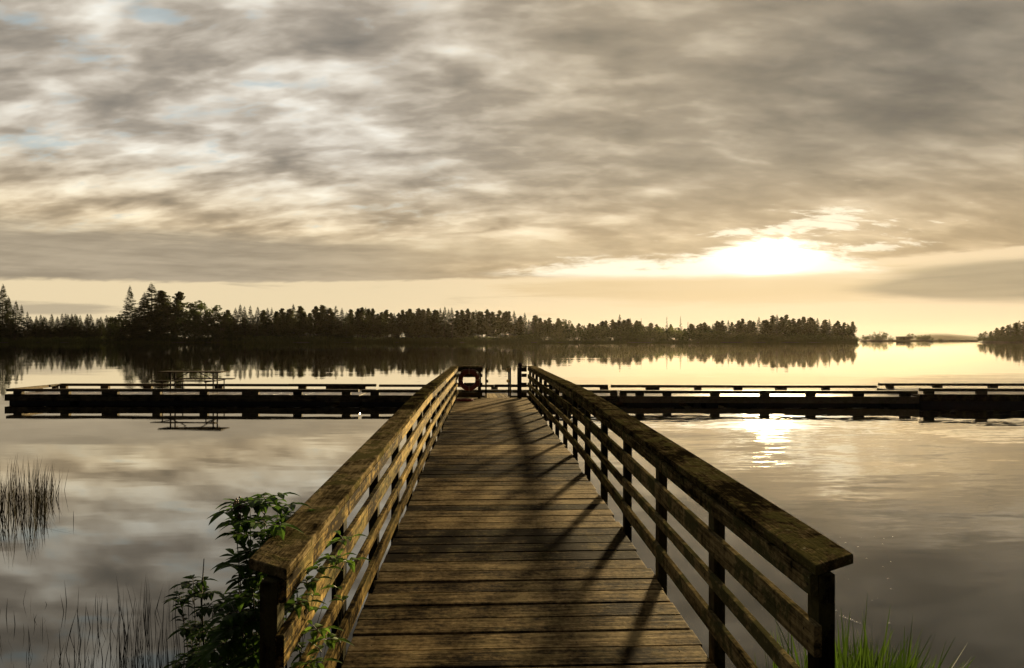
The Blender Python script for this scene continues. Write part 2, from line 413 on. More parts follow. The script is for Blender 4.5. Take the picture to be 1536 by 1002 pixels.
def shore_strip(name, px0, px1, d0, d1, top, n=80, seed=0, ramp_d=10):
    r = random.Random(seed); mb = MB(); rows = []
    for i in range(n + 1):
        px = px0 + (px1 - px0) * i / n
        j = r.uniform(-4, 4); endf = min(1, min(i, n - i) / (n * .04) )
        row = []
        for d, z in ((d0 + j, -.4), (d0 + j + 2, .18), (d0 + j + ramp_d, top), (d1 - ramp_d, top), (d1, -.4)):
            p = far_pt(px, d0 + (d - d0)); p.z = z if endf > .01 else -.4; row.append(p)
        rows.append(row)
    pts = [tuple(p) for row in rows for p in row]; k = len(rows[0])
    fs = [(i*k+a, i*k+a+1, (i+1)*k+a+1, (i+1)*k+a) for i in range(n) for a in range(k-1)]
    o = sheet(name, M['mud'], pts, fs)
    return o
shore_strip('far_shore_ground', -420, 1292, 392, 470, .6, 140, 1)
shore_strip('spit_ground', 1286, 1480, 560, 600, 1.15, 30, 2, 5)
shore_strip('headland_ground', 1464, 1900, 385, 480, 1.0, 40, 3)
# distant hill across the bay
mb = []
hp = [(1290, 509), (1330, 506.5), (1365, 502.5), (1395, 499.6), (1420, 500.2), (1445, 502.2), (1475, 504.5), (1520, 506), (1600, 507.5)]
pts = []; fs = []
for k, (px, py) in enumerate(hp):
    D = 1500
    for dd, f in ((0, 0), (60, .55), (140, 1.0), (320, .9), (500, 0)):
        p = at(px, HOR, D + dd); top = (HOR - py) / F * (D + 140) + H; p.z = top * f if f else -2; pts.append(tuple(p))
for k in range(len(hp) - 1):
    for a in range(4): i = k * 5 + a; fs.append((i, i + 1, i + 6, i + 5))
o = sheet('distant_hill', M['hill'], pts, fs)
for p in o.data.polygons: p.use_smooth = True

# ------------------------------------------------------------------ jetty
CREST = 8.67
def deck_z(y):
    z1 = .68 + .0200 * y; z2 = .68 + .0200 * CREST - .0063 * (y - CREST)
    k = .035; h = max(0, min(1, .5 + .5 * (z1 - z2) / k))      # smooth minimum: the bend is eased
    return z1 * (1 - h) + z2 * h - k * h * (1 - h)
Y0, Y1 = -1.6, 18.42
def along(y): return Vector((0, 1, (deck_z(y + .05) - deck_z(y - .05)) / .1)).normalized()
jetty = thing('jetty', 'weathered plank jetty with slatted wooden railings running out over the lake', 'jetty')
deck = MB(); y = Y0; k = 0
dark_rows = {}
pitch = .1935
ys = []
while y < Y1 - .05: ys.append(y); y += pitch
def row_tone(yc):           # dark damp planks, then broader bands of darker and lighter planks
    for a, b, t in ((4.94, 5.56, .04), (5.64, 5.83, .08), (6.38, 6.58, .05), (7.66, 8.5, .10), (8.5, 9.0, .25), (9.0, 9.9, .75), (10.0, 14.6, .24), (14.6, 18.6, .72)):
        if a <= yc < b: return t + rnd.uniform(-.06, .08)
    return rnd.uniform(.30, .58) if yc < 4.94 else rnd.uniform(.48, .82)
for yc in ys:
    c = yc + pitch / 2; t = along(c)
    l = -.948 + rnd.uniform(-.012, .012); r = .948 + rnd.uniform(-.015, .015)
    tilt = rnd.uniform(-.008, .008)
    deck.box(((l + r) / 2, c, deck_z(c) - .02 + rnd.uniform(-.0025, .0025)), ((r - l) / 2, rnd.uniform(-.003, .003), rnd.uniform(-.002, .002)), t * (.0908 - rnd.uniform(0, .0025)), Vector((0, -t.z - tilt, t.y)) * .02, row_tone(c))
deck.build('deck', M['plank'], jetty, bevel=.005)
# nail heads, two rows each side
nails = MB()
for yc in ys:
    if yc < 2: continue
    for xn in (-.82, -.28, .28, .82):
        for q in (-.05, .05):
            c = yc + pitch / 2 + q + rnd.uniform(-.008, .008); x = xn + rnd.uniform(-.01, .01); z = deck_z(c) + .0035
            nails.poly([(x + .006 * math.cos(a), c + .006 * math.sin(a), z) for a in (0, 1.05, 2.09, 3.14, 4.19, 5.24)])
tag(nails.build('nail_heads', M['steel'], jetty), kind='stuff')
for sx in (-.78, 0, .78):
    b = MB()
    n = 12
    for i in range(n):
        ya = Y0 + (Y1 - Y0) * i / n; yb = Y0 + (Y1 - Y0) * (i + 1) / n; p = Vector((sx, ya, deck_z(ya) - .15)); q = Vector((sx, yb, deck_z(yb) - .15))
        b.box((p + q) / 2, (q - p) / 2, (.045, 0, 0), (0, 0, .108), .5)
    b.build('beam', M['pile'], jetty)
for sx in (-1, 1):
    b = MB()
    for i in range(12):
        ya = Y0 + (Y1 - Y0) * i / 12; yb = Y0 + (Y1 - Y0) * (i + 1) / 12; p = Vector((sx * .925, ya, deck_z(ya) - .14)); q = Vector((sx * .925, yb, deck_z(yb) - .14))
        b.box((p + q) / 2, (q - p) / 2 * .999, (.019, 0, 0), (0, 0, .095), .4)
    b.build('edge_joist', M['post'], jetty)
for i in range(5):
    yp = 4.6 + i * 3.35
    for sx in (-.62, .62):
        b = MB(); b.ring_tube([(sx, yp, -1.6), (sx, yp, deck_z(yp) - .42)], [.13, .12], 14); b.build('pile', M['pile'], jetty)
    b = MB(); b.box((0, yp, deck_z(yp) - .34), (.92, 0, 0), (0, .07, 0), (0, 0, .078)); b.build('cross_beam', M['pile'], jetty)
# railings along the sides
PY = [2.43 + 1.118 * i for i in range(15)]
def rail_run(mb, x, y0, y1, zlo, zhi, th, sway=.006, bl=3.354, tone=(.2, .9), cut=0.0):
    y = y0; first = True
    while y < y1 - .05:
        e = min(y + bl, y1)
        if y1 - e < .6: e = y1
        steps = max(2, int((e - y) / .4)); t = rnd.uniform(*tone); off = (rnd.uniform(0, 50), rnd.uniform(0, 50), rnd.uniform(0, 50)); i0 = len(mb.v)
        zj = rnd.uniform(-.004, .004); xj = rnd.uniform(-.0025, .0025); w = rnd.uniform(-sway, sway)
        for k in range(steps + 1):
            yy = y + .0015 + (e - y - .003) * k / steps; b = w * math.sin(math.pi * k / steps)
            for (a, c) in ((-1, 0), (1, 0), (1, 1), (-1, 1)):
                yq = yy
                if first and cut and k == 0: yq += cut if a * math.copysign(1, x) > 0 else 0
                mb.v.append(Vector((x + a * th / 2 + xj + b * .4, yq, deck_z(yy) + (zhi if c else zlo) + zj + b)))
                mb.tone.append(t); mb.bc.append((yy + off[0], a * th / 2 + off[1], (zhi if c else zlo) + off[2]))
        for k in range(steps):
            for j in range(4):
                a, b2 = i0 + k*4 + j, i0 + k*4 + (j + 1) % 4
                mb.f.append([a, a + 4, b2 + 4, b2]); mb.sm.append(False)
        mb.f.append([i0, i0+1, i0+2, i0+3]); q = i0 + steps*4; mb.f.append([q+3, q+2, q+1, q]); mb.sm += [False, False]
        y = e; first = False
for sx, nm in ((-1, 'left'), (1, 'right')):
    RX, PX, CX, CW = (-.919, -.966, -.990, .175) if sx < 0 else (.960, 1.004, 1.056, .21)
    rl = bpy.data.objects.new('railing', None); col.objects.link(rl); rl.parent = jetty
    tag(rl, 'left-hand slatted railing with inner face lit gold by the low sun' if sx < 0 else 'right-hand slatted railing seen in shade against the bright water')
    for yp in PY:
        b = MB(); zb = deck_z(yp) - .26; zt = deck_z(yp) + .828
        lean = rnd.uniform(-.006, .006)
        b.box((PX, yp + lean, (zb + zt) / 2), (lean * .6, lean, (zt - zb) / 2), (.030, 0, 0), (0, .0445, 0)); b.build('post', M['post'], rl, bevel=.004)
    bo = MB()
    for yp in PY:
        for hz_ in (.575, .62, .38, .405, .165, .21, .79):
            yq = yp + rnd.uniform(-.02, .02); xq = RX - sx * .0155; zq = deck_z(yp) + hz_ + rnd.uniform(-.006, .006); q = .006
            bo.poly([(xq, yq + q*math.cos(a), zq + q*math.sin(a)) for a in (0, 1.05, 2.09, 3.14, 4.19, 5.24)])
    tag(bo.build('nail_heads', M['steel'], rl), kind='stuff')
    for lo, hi, th in ((.540, .652, .030), (.358, .424, .030), (.138, .232, .030)):
        b = MB(); rail_run(b, RX, PY[0] - .035 - (.03 if lo > .5 else .0), 18.2, lo, hi, th); b.build('rail', M['rail'] if sx < 0 else M['railmoss_shade'], rl, bevel=.003)
    b = MB(); rail_run(b, RX, PY[0] - .035, 18.2, .750, .828, .030); b.build('top_board', M['rail'] if sx < 0 else M['railmoss_shade'], rl, bevel=.003)
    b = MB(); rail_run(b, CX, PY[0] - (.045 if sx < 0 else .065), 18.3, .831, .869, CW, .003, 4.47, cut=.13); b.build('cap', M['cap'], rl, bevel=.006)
# the end railings that return towards the gangway
def end_rail(x0, x1, label, postx):
    er = bpy.data.objects.new('end_railing', None); col.objects.link(er); er.parent = jetty; er['label'] = label
    yb = 18.27; z = deck_z(yb); cx, hx = (x0 + x1) / 2, (x1 - x0) / 2
    for lo, hi in ((.57, .66), (.33, .42), (.05, .17)):
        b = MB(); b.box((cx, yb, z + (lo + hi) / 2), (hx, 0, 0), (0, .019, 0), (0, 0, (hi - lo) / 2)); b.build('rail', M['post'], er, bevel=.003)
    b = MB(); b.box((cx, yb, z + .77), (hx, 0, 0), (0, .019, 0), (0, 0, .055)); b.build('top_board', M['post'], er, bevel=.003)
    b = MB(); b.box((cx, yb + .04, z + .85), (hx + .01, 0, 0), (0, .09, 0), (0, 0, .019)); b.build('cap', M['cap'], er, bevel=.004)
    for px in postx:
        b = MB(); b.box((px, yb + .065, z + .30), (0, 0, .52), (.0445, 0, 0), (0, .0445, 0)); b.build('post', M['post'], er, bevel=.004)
end_rail(-.925, -.26, 'short return railing that carries the red life ring', (-.34,))
end_rail(.67, .925, 'short return railing right of the gangway', (.72, ))
b = MB(); z = deck_z(18.1)
b.ring_tube([(.745, 18.14, z - .02), (.745, 18.14, z + .86)], .036, 12)
b.build('round_post', M['steel'], jetty)
b = MB(); b.ring_tube([(.745, 18.14, z + .862 + q) for q in (0, .02, .05, .08, .10)], [.04, .058, .062, .045, .012], 12); b.build('post_ball', M['steel'], jetty)

# ------------------------------------------------------------------ gangway down to the floating dock
gw = thing('gangway', 'short plank gangway with low handrails between the jetty end and the floating dock', 'gangway')
ga, gb = Vector((.165, 18.46, deck_z(18.4) + .0)), Vector((.165, 24.15, .46))
gu = (gb - ga).normalized()
b = MB()
for i in range(6):
    xo = -.30 + .12 * i; c = (ga + gb) / 2 + Vector((xo, 0, -.02)); b.box(c, (gb - ga) / 2, (.057, 0, 0), Vector((0, -gu.z, gu.y)) * .018)
b.build('deck', M['plank'], gw, bevel=.003)
for sx in (-.33, .33):
    b = MB(); b.box((ga + gb) / 2 + Vector((sx, 0, -.13)), (gb - ga) / 2, (.02, 0, 0), (0, 0, .075)); b.build('side_beam', M['post'], gw)
    for f in (.01, .22):
        p = ga.lerp(gb, f) + Vector((sx, 0, 0)); b = MB(); b.box(p + Vector((0, 0, .38)), (0, 0, .43), (.02, 0, 0), (0, .035, 0)); b.build('post', M['post'], gw, bevel=.003)
    p, q = ga.lerp(gb, .0) + Vector((sx, 0, 0)), ga.lerp(gb, .24) + Vector((sx, 0, 0))
    for h, hh in ((.76, .05), (.45, .04)):
        b = MB(); b.box((p + q) / 2 + Vector((-math.copysign(.042, sx), 0, h)), (q - p) / 2, (.019, 0, 0), (0, 0, hh)); b.build('handrail', M['rail'], gw, bevel=.003)

# ------------------------------------------------------------------ life ring and rope
pc = Vector((-.615, 18.27 - .019 - .055, deck_z(18.2) + .50))
lr = thing('life_ring', 'dark red life ring hung on the end railing of the jetty', 'life ring', pc)
def torus(Rr, rr, n=48, m=14, flat=.8):
    b = MB(); i0 = 0
    for i in range(n):
        a = 2*math.pi*i/n
        for j in range(m):
            t = 2*math.pi*j/m; q = Rr + rr*math.cos(t); b.v.append(Vector((q*math.cos(a), rr*flat*math.sin(t), q*math.sin(a)))); b.bc.append((a, t, 0)); b.tone.append(.5)
    for i in range(n):
        for j in range(m): b.f.append([i*m+j, ((i+1) % n)*m+j, ((i+1) % n)*m+(j+1) % m, i*m+(j+1) % m]); b.sm.append(True)
    return b
torus(.228, .062).build('ring', M['red'], lr)
for k in range(4):
    a0 = k*math.pi/2 + .25; b = MB()
    b.ring_tube([(math.cos(a0 + s*.107)*(.296 + .02*math.sin(math.pi*s/10)), -.01, math.sin(a0 + s*.107)*(.296 + .02*math.sin(math.pi*s/10))) for s in range(11)], .007, 6); b.build('grab_cord', M['cord'], lr)
    a = k*math.pi/2 + math.pi/4*0 ; b = MB()
    ring = [(.228 + .0655*math.cos(t), .8*.0655*math.sin(t)) for t in [2*math.pi*j/14 for j in range(15)]]
    b.ring_tube([(q*math.cos(a), yy, q*math.sin(a)) for q, yy in ring], .011, 6, cap=False); b.build('band', M['cord'], lr)
b = MB(); pts = []
for k in range(120):
    a = k*.42; rr = .10 + .055*math.sin(k*.11) + .0012*k*.4
    pts.append((-.72 + 1.25*rr*math.cos(a) + .05*math.sin(k*.05), 17.55 + 1.6*rr*math.sin(a), deck_z(17.5) + .012 + .0003*k))
b.ring_tube(pts, .009, 6, tone=.5)
tag(b.build('rope', M['rope']), 'loose coil of red rope lying on the jetty planks below the life ring', 'rope')

# ------------------------------------------------------------------ floating dock
DA = at(8, HOR, 25.05); DA.z = 0
DB = at(1536, HOR, 24.05); DB.z = 0
du = (DB - DA).normalized(); dv = Vector((-du.y, du.x, 0))          # along the front edge, and away from the camera
DW = 3.0
def s_at(px):     # distance along the front edge under a pixel column
    best = None
    u = (px - 768) / F
    # camera ray in the ground plane
    d = FWD + RGT * u; n = dv
    t = (DA - CAM).dot(n) / d.dot(n); p = CAM + d * t; p.z = 0
    return (p - DA).dot(du)
def s_back(px, w):
    d = FWD + RGT * ((px - 768) / F); t = (DA + dv * w - CAM).dot(dv) / d.dot(dv); p = CAM + d * t; p.z = 0
    return (p - DA).dot(du)
def dpt(s, v, z): p = DA + du * s + dv * v; p.z = z; return p
def dbox(mb, s0, s1, v0, v1, z0, z1, grain='s', tone=None):
    c = dpt((s0+s1)/2, (v0+v1)/2, (z0+z1)/2); U = du*((s1-s0)/2); V = dv*((v1-v0)/2); W = Vector((0, 0, (z1-z0)/2))
    if grain == 's': mb.box(c, U, V, W, tone)
    else: mb.box(c, V, U, W, tone)
def dock_section(s0, s1, dz, label, fblocks, bblocks, fgaps=(), fl_gaps=(), end=None, wide=()):
    t = thing('floating_dock', label, 'floating dock', group='sections of the floating dock')
    dk = MB(); s = s0 + .01; top = .35 + dz
    while s < s1 - .03:
        e = min(s + .14, s1 - .005); dbox(dk, s, e, .02, DW - .02, top - .04, top + rnd.uniform(-.002, .002), 'v'); s = e + .008
    dk.build('deck', M['dockdeck'], t)
    fr = MB()
    dbox(fr, s0, s1, -.04, .018, top - .24, top - .005); dbox(fr, s0, s1, DW - .018, DW + .04, top - .24, top - .005)
    dbox(fr, s0, s0 + .05, .02, DW - .02, top - .24, top - .045, 'v'); dbox(fr, s1 - .05, s1, .02, DW - .02, top - .24, top - .045, 'v')
    s = s0 + 1.2
    while s < s1 - .6: dbox(fr, s, s + .06, .02, DW - .02, top - .2, top - .045, 'v'); s += 1.2
    fr.build('frame', M['dockwood'], t, bevel=.004)
    cuts = sorted(fl_gaps); a = s0 + .06; spans = []
    for c, wd in cuts:
        if s0 < c < s1: spans.append((a, c - wd/2)); a = c + wd/2
    spans.append((a, s1 - .06))
    for a, e in spans:
        if e - a < .2: continue
        b = MB(); dbox(b, a, e, .10, DW - .10, -.28, top - .245); b.build('float', M['float'], t, bevel=.02)
    for v0, blocks, gaps in ((0.0, fblocks, fgaps), (DW - .16, bblocks, ())):
        for bc_, bw in blocks:
            if s0 - .1 < bc_ < s1 + .1:
                c0, c1 = max(s0 + .01, bc_ - bw/2), min(s1 - .01, bc_ + bw/2)
                if c1 - c0 > .05:
                    b = MB(); dbox(b, c0, c1, v0, v0 + .15, top + .003, top + .098, 's'); b.build('kerb_block', M['dockwood'], t, bevel=.004)
        ends = [s0 + .02] + [g for g in gaps if s0 < g < s1] + [s1 - .02]
        for a, e in zip(ends[:-1], ends[1:]):
            b = MB(); q = a; pieces = []
            while q < e - .05:
                q2 = min(e, q + rnd.uniform(4.2, 5.6))
                if e - q2 < 1.2: q2 = e
                pieces.append((q, q2)); q = q2
            for q, q2 in pieces: dbox(b, q + .006, q2 - .006, v0 - .015 + rnd.uniform(-.008, .008), v0 + .15, top + .10, top + .20 + rnd.uniform(-.006, .008), 's')
            b.build('kerb_rail', M['dockwood'], t, bevel=.006)
    return t
fpx = [(26, 13), (96.5, 13), (164, 24), (234, 12), (305, 12), (375, 25), (446, 13), (519, 13), (562, 13), (632, 13), (700, 13), (850, 13), (928, 24), (960, 12), (1001, 12), (1073, 13), (1148, 13), (1217, 13), (1289, 14), (1359, 14), (1395, 13), (1474, 14), (1552, 14), (1640, 14)]
bpx = [(98, 10), (160, 12), (224, 12), (330, 12), (455, 12), (520, 60), (640, 12), (742, 10), (830, 12), (910, 21), (978, 20), (1046, 10), (1106, 12), (1170, 16), (1237, 11), (1333, 10), (1404, 12), (1487, 12), (1570, 12)]
FB = [(s_at(p), wv * 25 / F) for p, wv in fpx]; BB = [(s_back(p, DW), wv * 27.6 / F) for p, wv in bpx]
J1, J2, J3 = s_at(540), s_at(928), s_at(1379)
FG = [(s_at(109), .35), (s_at(498), .5), (s_at(936), .3), (s_at(1031), .5), (s_at(1056), .16), (s_at(1085), .3), (s_at(1330), .3)]
SEND = s_at(1536) + 4.0
dock_a = dock_section(0, J1 - .03, 0.0, 'floating dock section whose open left end sits farthest from the gangway, with the picnic table', FB, BB, (), FG)
dock_b = dock_section(J1 + .03, J2 - .03, -.01, 'floating dock section that the gangway lands on', FB, BB, (s_at(720), s_at(768)), FG)
dock_c = dock_section(J2 + .03, J3 - .03, -.015, 'floating dock section right of the gangway, above the sun glitter', FB, BB, (), FG)
dock_d = dock_section(J3 + .03, SEND, .075, 'higher floating dock section at the right edge of the photo', FB, BB, (), FG)
# end kerb across the open left end: two timbers and a gap
for v0, v1 in ((.20, 2.02), (2.12, 2.72)):
    b = MB(); dbox(b, .02, .17, v0, v1, .45, .55, 'v'); b.build('kerb_rail', M['dockwood'], dock_a, bevel=.006)
for v0 in (.5, 1.5, 2.4):
    b = MB(); dbox(b, .02, .17, v0, v0 + .2, .353, .448, 'v'); b.build('kerb_block', M['dockwood'], dock_a, bevel=.006)
# guide piles? none show: mooring chain ends only

# ------------------------------------------------------------------ picnic table
tp = at(291, HOR, 26.5); tp.z = .352
tb = thing('picnic_table', 'long picnic table with pipe frame and two benches on the floating dock', 'picnic table', tp, math.atan2(du.y, du.x) - .035)
def planks(name, L, xs, wd, z, th, parent):
    b = MB()
    for yv in xs: b.box((0, yv, z), (L/2, 0, 0), (0, wd/2, 0), (0, 0, th/2))
    return b.build(name, M['tablewood'], parent, bevel=.004)
planks('tabletop', 2.5, (-.29, -.145, 0, .145, .29), .137, .75, .038, tb)
for sy in (-1, 1): planks('bench', 2.5, (sy*.64, sy*.78), .132, .44, .038, tb)
for sx in (-1, 1):
    for sy in (-1, 1):
        b = MB(); b.ring_tube([(sx*.85, sy*.16, 0), (sx*.85, sy*.16, .73)], .027, 10); b.build('leg', M['steel'], tb)
        b = MB(); b.ring_tube([(sx*.85, sy*.71, 0), (sx*.85, sy*.71, .42)], .022, 10); b.build('bench_leg', M['steel'], tb)
    b = MB(); b.ring_tube([(sx*.85, -.80, .40), (sx*.85, .80, .40)], .020, 8); b.build('crossbar', M['steel'], tb)
    b = MB(); b.ring_tube([(sx*.85, -.34, .715), (sx*.85, .34, .715)], .016, 8); b.build('crossbar', M['steel'], tb)
    b = MB(); b.ring_tube([(sx*.83, 0, .41), (sx*.62, 0, .52), (sx*.22, 0, .72)], .018, 8); b.build('brace', M['steel'], tb)

# ------------------------------------------------------------------ trees
def spray(mb, p, d, L, wd, tone, droop=.25, r=rnd):
    """a flat needle spray: a fan of narrow triangles along a twig"""
    d = d.normalized(); side = d.cross(Vector((0, 0, 1)))
    side = side.normalized() if side.length > .01 else Vector((1, 0, 0))
    n = 3
    for k in range(n):
        t = (k + .4) / n; q = p + d * (L * t) - Vector((0, 0, droop * L * t * t))
        for sgn in (-1, 1):
            e = q + (d * .55 + side * sgn * r.uniform(.6, 1.1)) * wd * (1.15 - t * .6) - Vector((0, 0, r.uniform(.05, .4) * wd))
            a = q + d * wd * .35; mb.poly([q - d * wd * .25, e, a], min(1, max(0, tone + r.uniform(-.2, .2))))
def build_tree(name, crown, trunk, cm):
    t = bpy.data.objects.new(name, None); col.objects.link(t)
    crown.build('crown', cm, t); trunk.build('trunk', M['bark'], t); return t
def conifer(seed, h=20., wid=.17, bare=.12, dens=1.0, ragged=.3):
    r = random.Random(seed); cr = MB(); tr = MB(); lean = Vector((r.uniform(-.02, .02), r.uniform(-.02, .02), 1))
    tr.ring_tube([lean * (h * f) for f in (0, .3, .65, 1)], [h*.014, h*.011, h*.006, h*.001], 7)
    z = h * bare
    while z < h * .995:
        f = (z / h - bare) / (1 - bare); rad = h * wid * (1 - f) ** 1.08 * (.6 + .4 * min(1, f * 6 + .3)) + h * .004
        nb = max(3, int((5 + 6 * (1 - f)) * dens))
        for k in range(nb):
            if r.random() < ragged * .35: continue
            a = r.uniform(0, 6.283); L = rad * r.uniform(1 - ragged, 1.12 + ragged * .3)
            d = Vector((math.cos(a), math.sin(a), r.uniform(-.25, .15) + f * .45)); p = lean * z
            tone = r.uniform(.1, .9)
            steps = max(1, int(L / (h * .045)))
            for s in range(steps):
                q = p + d * (L * (s + .3) / steps) - Vector((0, 0, .10 * L * ((s + .5) / steps) ** 2))
                spray(cr, q, d, L / steps * 1.3, h * .056 * (1.25 - .5 * s / steps) * (1 - .68 * f), tone, .2, r)
        z += h * r.uniform(.014, .024) * (1.25 - f * .6)
    for k in range(5): spray(cr, lean * (h * (.95 + .01 * k)), Vector((r.uniform(-.25, .25), r.uniform(-.25, .25), 1)), h * .05, h * .012, .4, .0, r)
    return build_tree('conifer_tree', cr, tr, M['needle'])
def clump(cr, c, rad, n, size, r, flat=.7, tone0=None):
    for k in range(n):
        u = Vector((r.gauss(0, 1), r.gauss(0, 1), r.gauss(0, 1))).normalized() * rad * r.uniform(.35, 1.0) ** .5; u.z *= flat
        p = c + u; s = size * r.uniform(.6, 1.3)
        a = Vector((r.gauss(0, 1), r.gauss(0, 1), r.gauss(0, .7))).normalized() * s; b = a.orthogonal().normalized() * s * r.uniform(.35, .6)
        b = Matrix.Rotation(r.uniform(0, 6.28), 3, a.normalized()) @ b
        t = (r.uniform(.1, .9) if tone0 is None else tone0 + r.uniform(-.25, .25))
        cr.poly([p - a, p - b * .8 + a * .1, p + a, p + b], min(1, max(0, t)))
def pine(seed, h=16., dens=1.0, bare=.35, spread=.26):
    r = random.Random(seed); cr = MB(); tr = MB()
    bx, by = r.uniform(-.05, .05), r.uniform(-.05, .05)
    def tp(f): return Vector((bx*h*f + .02*h*math.sin(f*5 + seed), by*h*f, h*f))
    tr.ring_tube([tp(f) for f in (0, .2, .4, .6, .8, .96)], [h*.014, h*.012, h*.010, h*.007, h*.004, h*.0015], 7)
    nb = int(60 * dens)
    for k in range(nb):
        f = bare + (1 - bare) * (k + r.random()) / nb; a = r.uniform(0, 6.283)
        g = (f - bare) / (1 - bare); env = (1 - g) ** .75 * min(1, .55 + 2.2 * g) + .06
        L = h * spread * env * r.uniform(.45, 1.0); up = r.uniform(.05, .5)
        p0 = tp(f); d = Vector((math.cos(a), math.sin(a), up)); p1 = p0 + d * L
        tr.ring_tube([p0, p0 + d * L * .55 + Vector((0, 0, -.03*L)), p1], [h*.005, h*.0032, h*.0012], 5, False)
        for q in range(3):
            c = p0.lerp(p1, .30 + .33 * q) + Vector((r.uniform(-.3, .3), r.uniform(-.3, .3), r.uniform(-.1, .3))) * h * .03
            clump(cr, c, h * r.uniform(.04, .07) * (1.1 - .5 * g), int(24 * dens), h * .025 * (1.1 - .4 * g), r, .6, r.uniform(.2, .8))
    
    for q in range(5): clump(cr, tp(.90 + .025 * q), h * .022 * (1 - q * .15), 16, h * .014, r, 1.3)
    return build_tree('pine_tree', cr, tr, M['pine'])
def broadleaf(seed, h=14., wd=.36, bare=.12, nm='broadleaf_tree', nclump=46, mat='broad'):
    r = random.Random(seed); cr = MB(); tr = MB()
    tr.ring_tube([(0, 0, 0), (r.uniform(-.1, .1), 0, h*.2), (r.uniform(-.3, .3), r.uniform(-.3, .3), h*.45)], [h*.02, h*.016, h*.011], 8)
    for k in range(nclump):
        u = Vector((r.gauss(0, 1), r.gauss(0, 1), r.gauss(0, 1))).normalized() * r.uniform(.3, 1) ** .4
        c = Vector((u.x*h*wd, u.y*h*wd, h*(bare + (1 - bare)*.5) + u.z*h*(1 - bare)*.45)) * 1.0
        if c.z < h * bare: c.z = h * bare
        q = Vector((0, 0, min(h*.42, max(.1*h, c.z*.6))))
        tr.ring_tube([q, (q + c)/2 + Vector((0, 0, .02*h)), c], [h*.006, h*.0035, h*.001], 4, False)
        clump(cr, c, h * r.uniform(.07, .12), 80, h * .026, r, .75, r.uniform(.15, .85))
    return build_tree(nm, cr, tr, M[mat])
def shrub(seed, h=5., wd=.75, mat='broad', nm='willow_shrub'):
    r = random.Random(seed); cr = MB(); tr = MB()
    for k in range(30):
        a = r.uniform(0, 6.28); rr = h * wd * r.uniform(.1, 1) ** .6; zt = h * math.sqrt(max(.05, 1 - (rr/(h*wd))**2)) * r.uniform(.55, .95)
        c = Vector((math.cos(a)*rr, math.sin(a)*rr, zt))
        tr.ring_tube([(c.x*.15, c.y*.15, 0), (c.x*.6, c.y*.6, zt*.55), c], [h*.010, h*.006, h*.002], 4, False)
        for q in (1, .6): clump(cr, Vector((c.x*(.5+.5*q), c.y*(.5+.5*q), zt*q)), h*r.uniform(.10, .16), 60, h*.030, r, .8, r.uniform(.15, .85))
    t = bpy.data.objects.new(nm, None); col.objects.link(t); cr.build('foliage', M[mat], t); tr.build('stems', M['bark'], t); return t
PROTO = {
    'fir': [conifer(i, 20, w_, b_, d_, rg) for i, (w_, b_, d_, rg) in enumerate(((.19, .04, 1.5, .25), (.22, .03, 1.5, .35), (.17, .05, 1.5, .3), (.24, .05, 1.5, .42), (.15, .08, 1.3, .45)))],
    'snagfir': [conifer(40 + i, 20, .10, .2, .55, .7) for i in range(2)],
    'pine': [pine(100 + i, 16, d_, b_, s_) for i, (d_, b_, s_) in enumerate(((1.0, .26, .27), (1.1, .20, .30), (.9, .30, .23), (1.15, .16, .32), (1.0, .24, .28)))],
    'broad': [broadleaf(200 + i, 14, .36 + .05 * i) for i in range(3)],
    'shrub': [shrub(300 + i, 5, .7 + .15 * i) for i in range(4)],
    'wind': [pine(400 + i, 8, .9, .12, .55) for i in range(2)],
}
PH = {'fir': 20, 'snagfir': 20, 'pine': 16, 'broad': 14, 'shrub': 5, 'wind': 8}
used = set()
def plant(kind, px, pytop, d, label, group, cat, sxy=1.0, v=None, lean=0, base=.3):
    lst = PROTO[kind]; o = lst[rnd.randrange(len(lst)) if v is None else v % len(lst)]
    if o.name in used: o = dup_tree(o)
    else: used.add(o.name)
    h = (HOR - pytop) / F * d + H - base
    s = h / PH[kind]; p = far_pt(px, d); p.z = base
    o.location = p; o.scale = (s * sxy, s * sxy, s); o.rotation_euler = (0, lean, rnd.uniform(0, 6.28) if not lean else 0)
    tag(o, label, cat, group); return o
def prof(pts, x):
    for (a, ya), (b, yb) in zip(pts, pts[1:]):
        if a <= x <= b: return ya + (yb - ya) * (x - a) / (b - a)
    return pts[-1][1]
# left edge group
G0 = 'tall firs at the left edge of the far shore'
for px, py in ((3, 428), (12, 446), (-14, 436), (22, 452), (31, 458), (-32, 440), (-60, 432), (40, 468), (-95, 445), (-130, 440)):
    plant('fir', px, py, 402 + rnd.uniform(-3, 10), 'tall dark fir in the clump at the far left end of the opposite shore', G0, 'tree', 1.15)
# low spiky conifers
G1 = 'low spiky firs between the left edge and the tall fir group'
x = 46
while x < 182:
    plant('fir', x, prof(((40, 473), (60, 472), (85, 474), (105, 467), (125, 473), (150, 474), (185, 472)), x) + rnd.uniform(-2.5, 4), 405 + rnd.uniform(0, 18), 'low dark spiky fir between the left shore clump and the tall fir group', G1, 'tree', 1.35)
    plant('fir', x + 2, prof(((40, 473), (60, 472), (85, 474), (105, 467), (125, 473), (150, 474), (185, 472)), x) + rnd.uniform(3, 10), 428, 'low dark spiky fir between the left shore clump and the tall fir group', G1, 'tree', 1.6)
    x += rnd.uniform(5.5, 9.5)
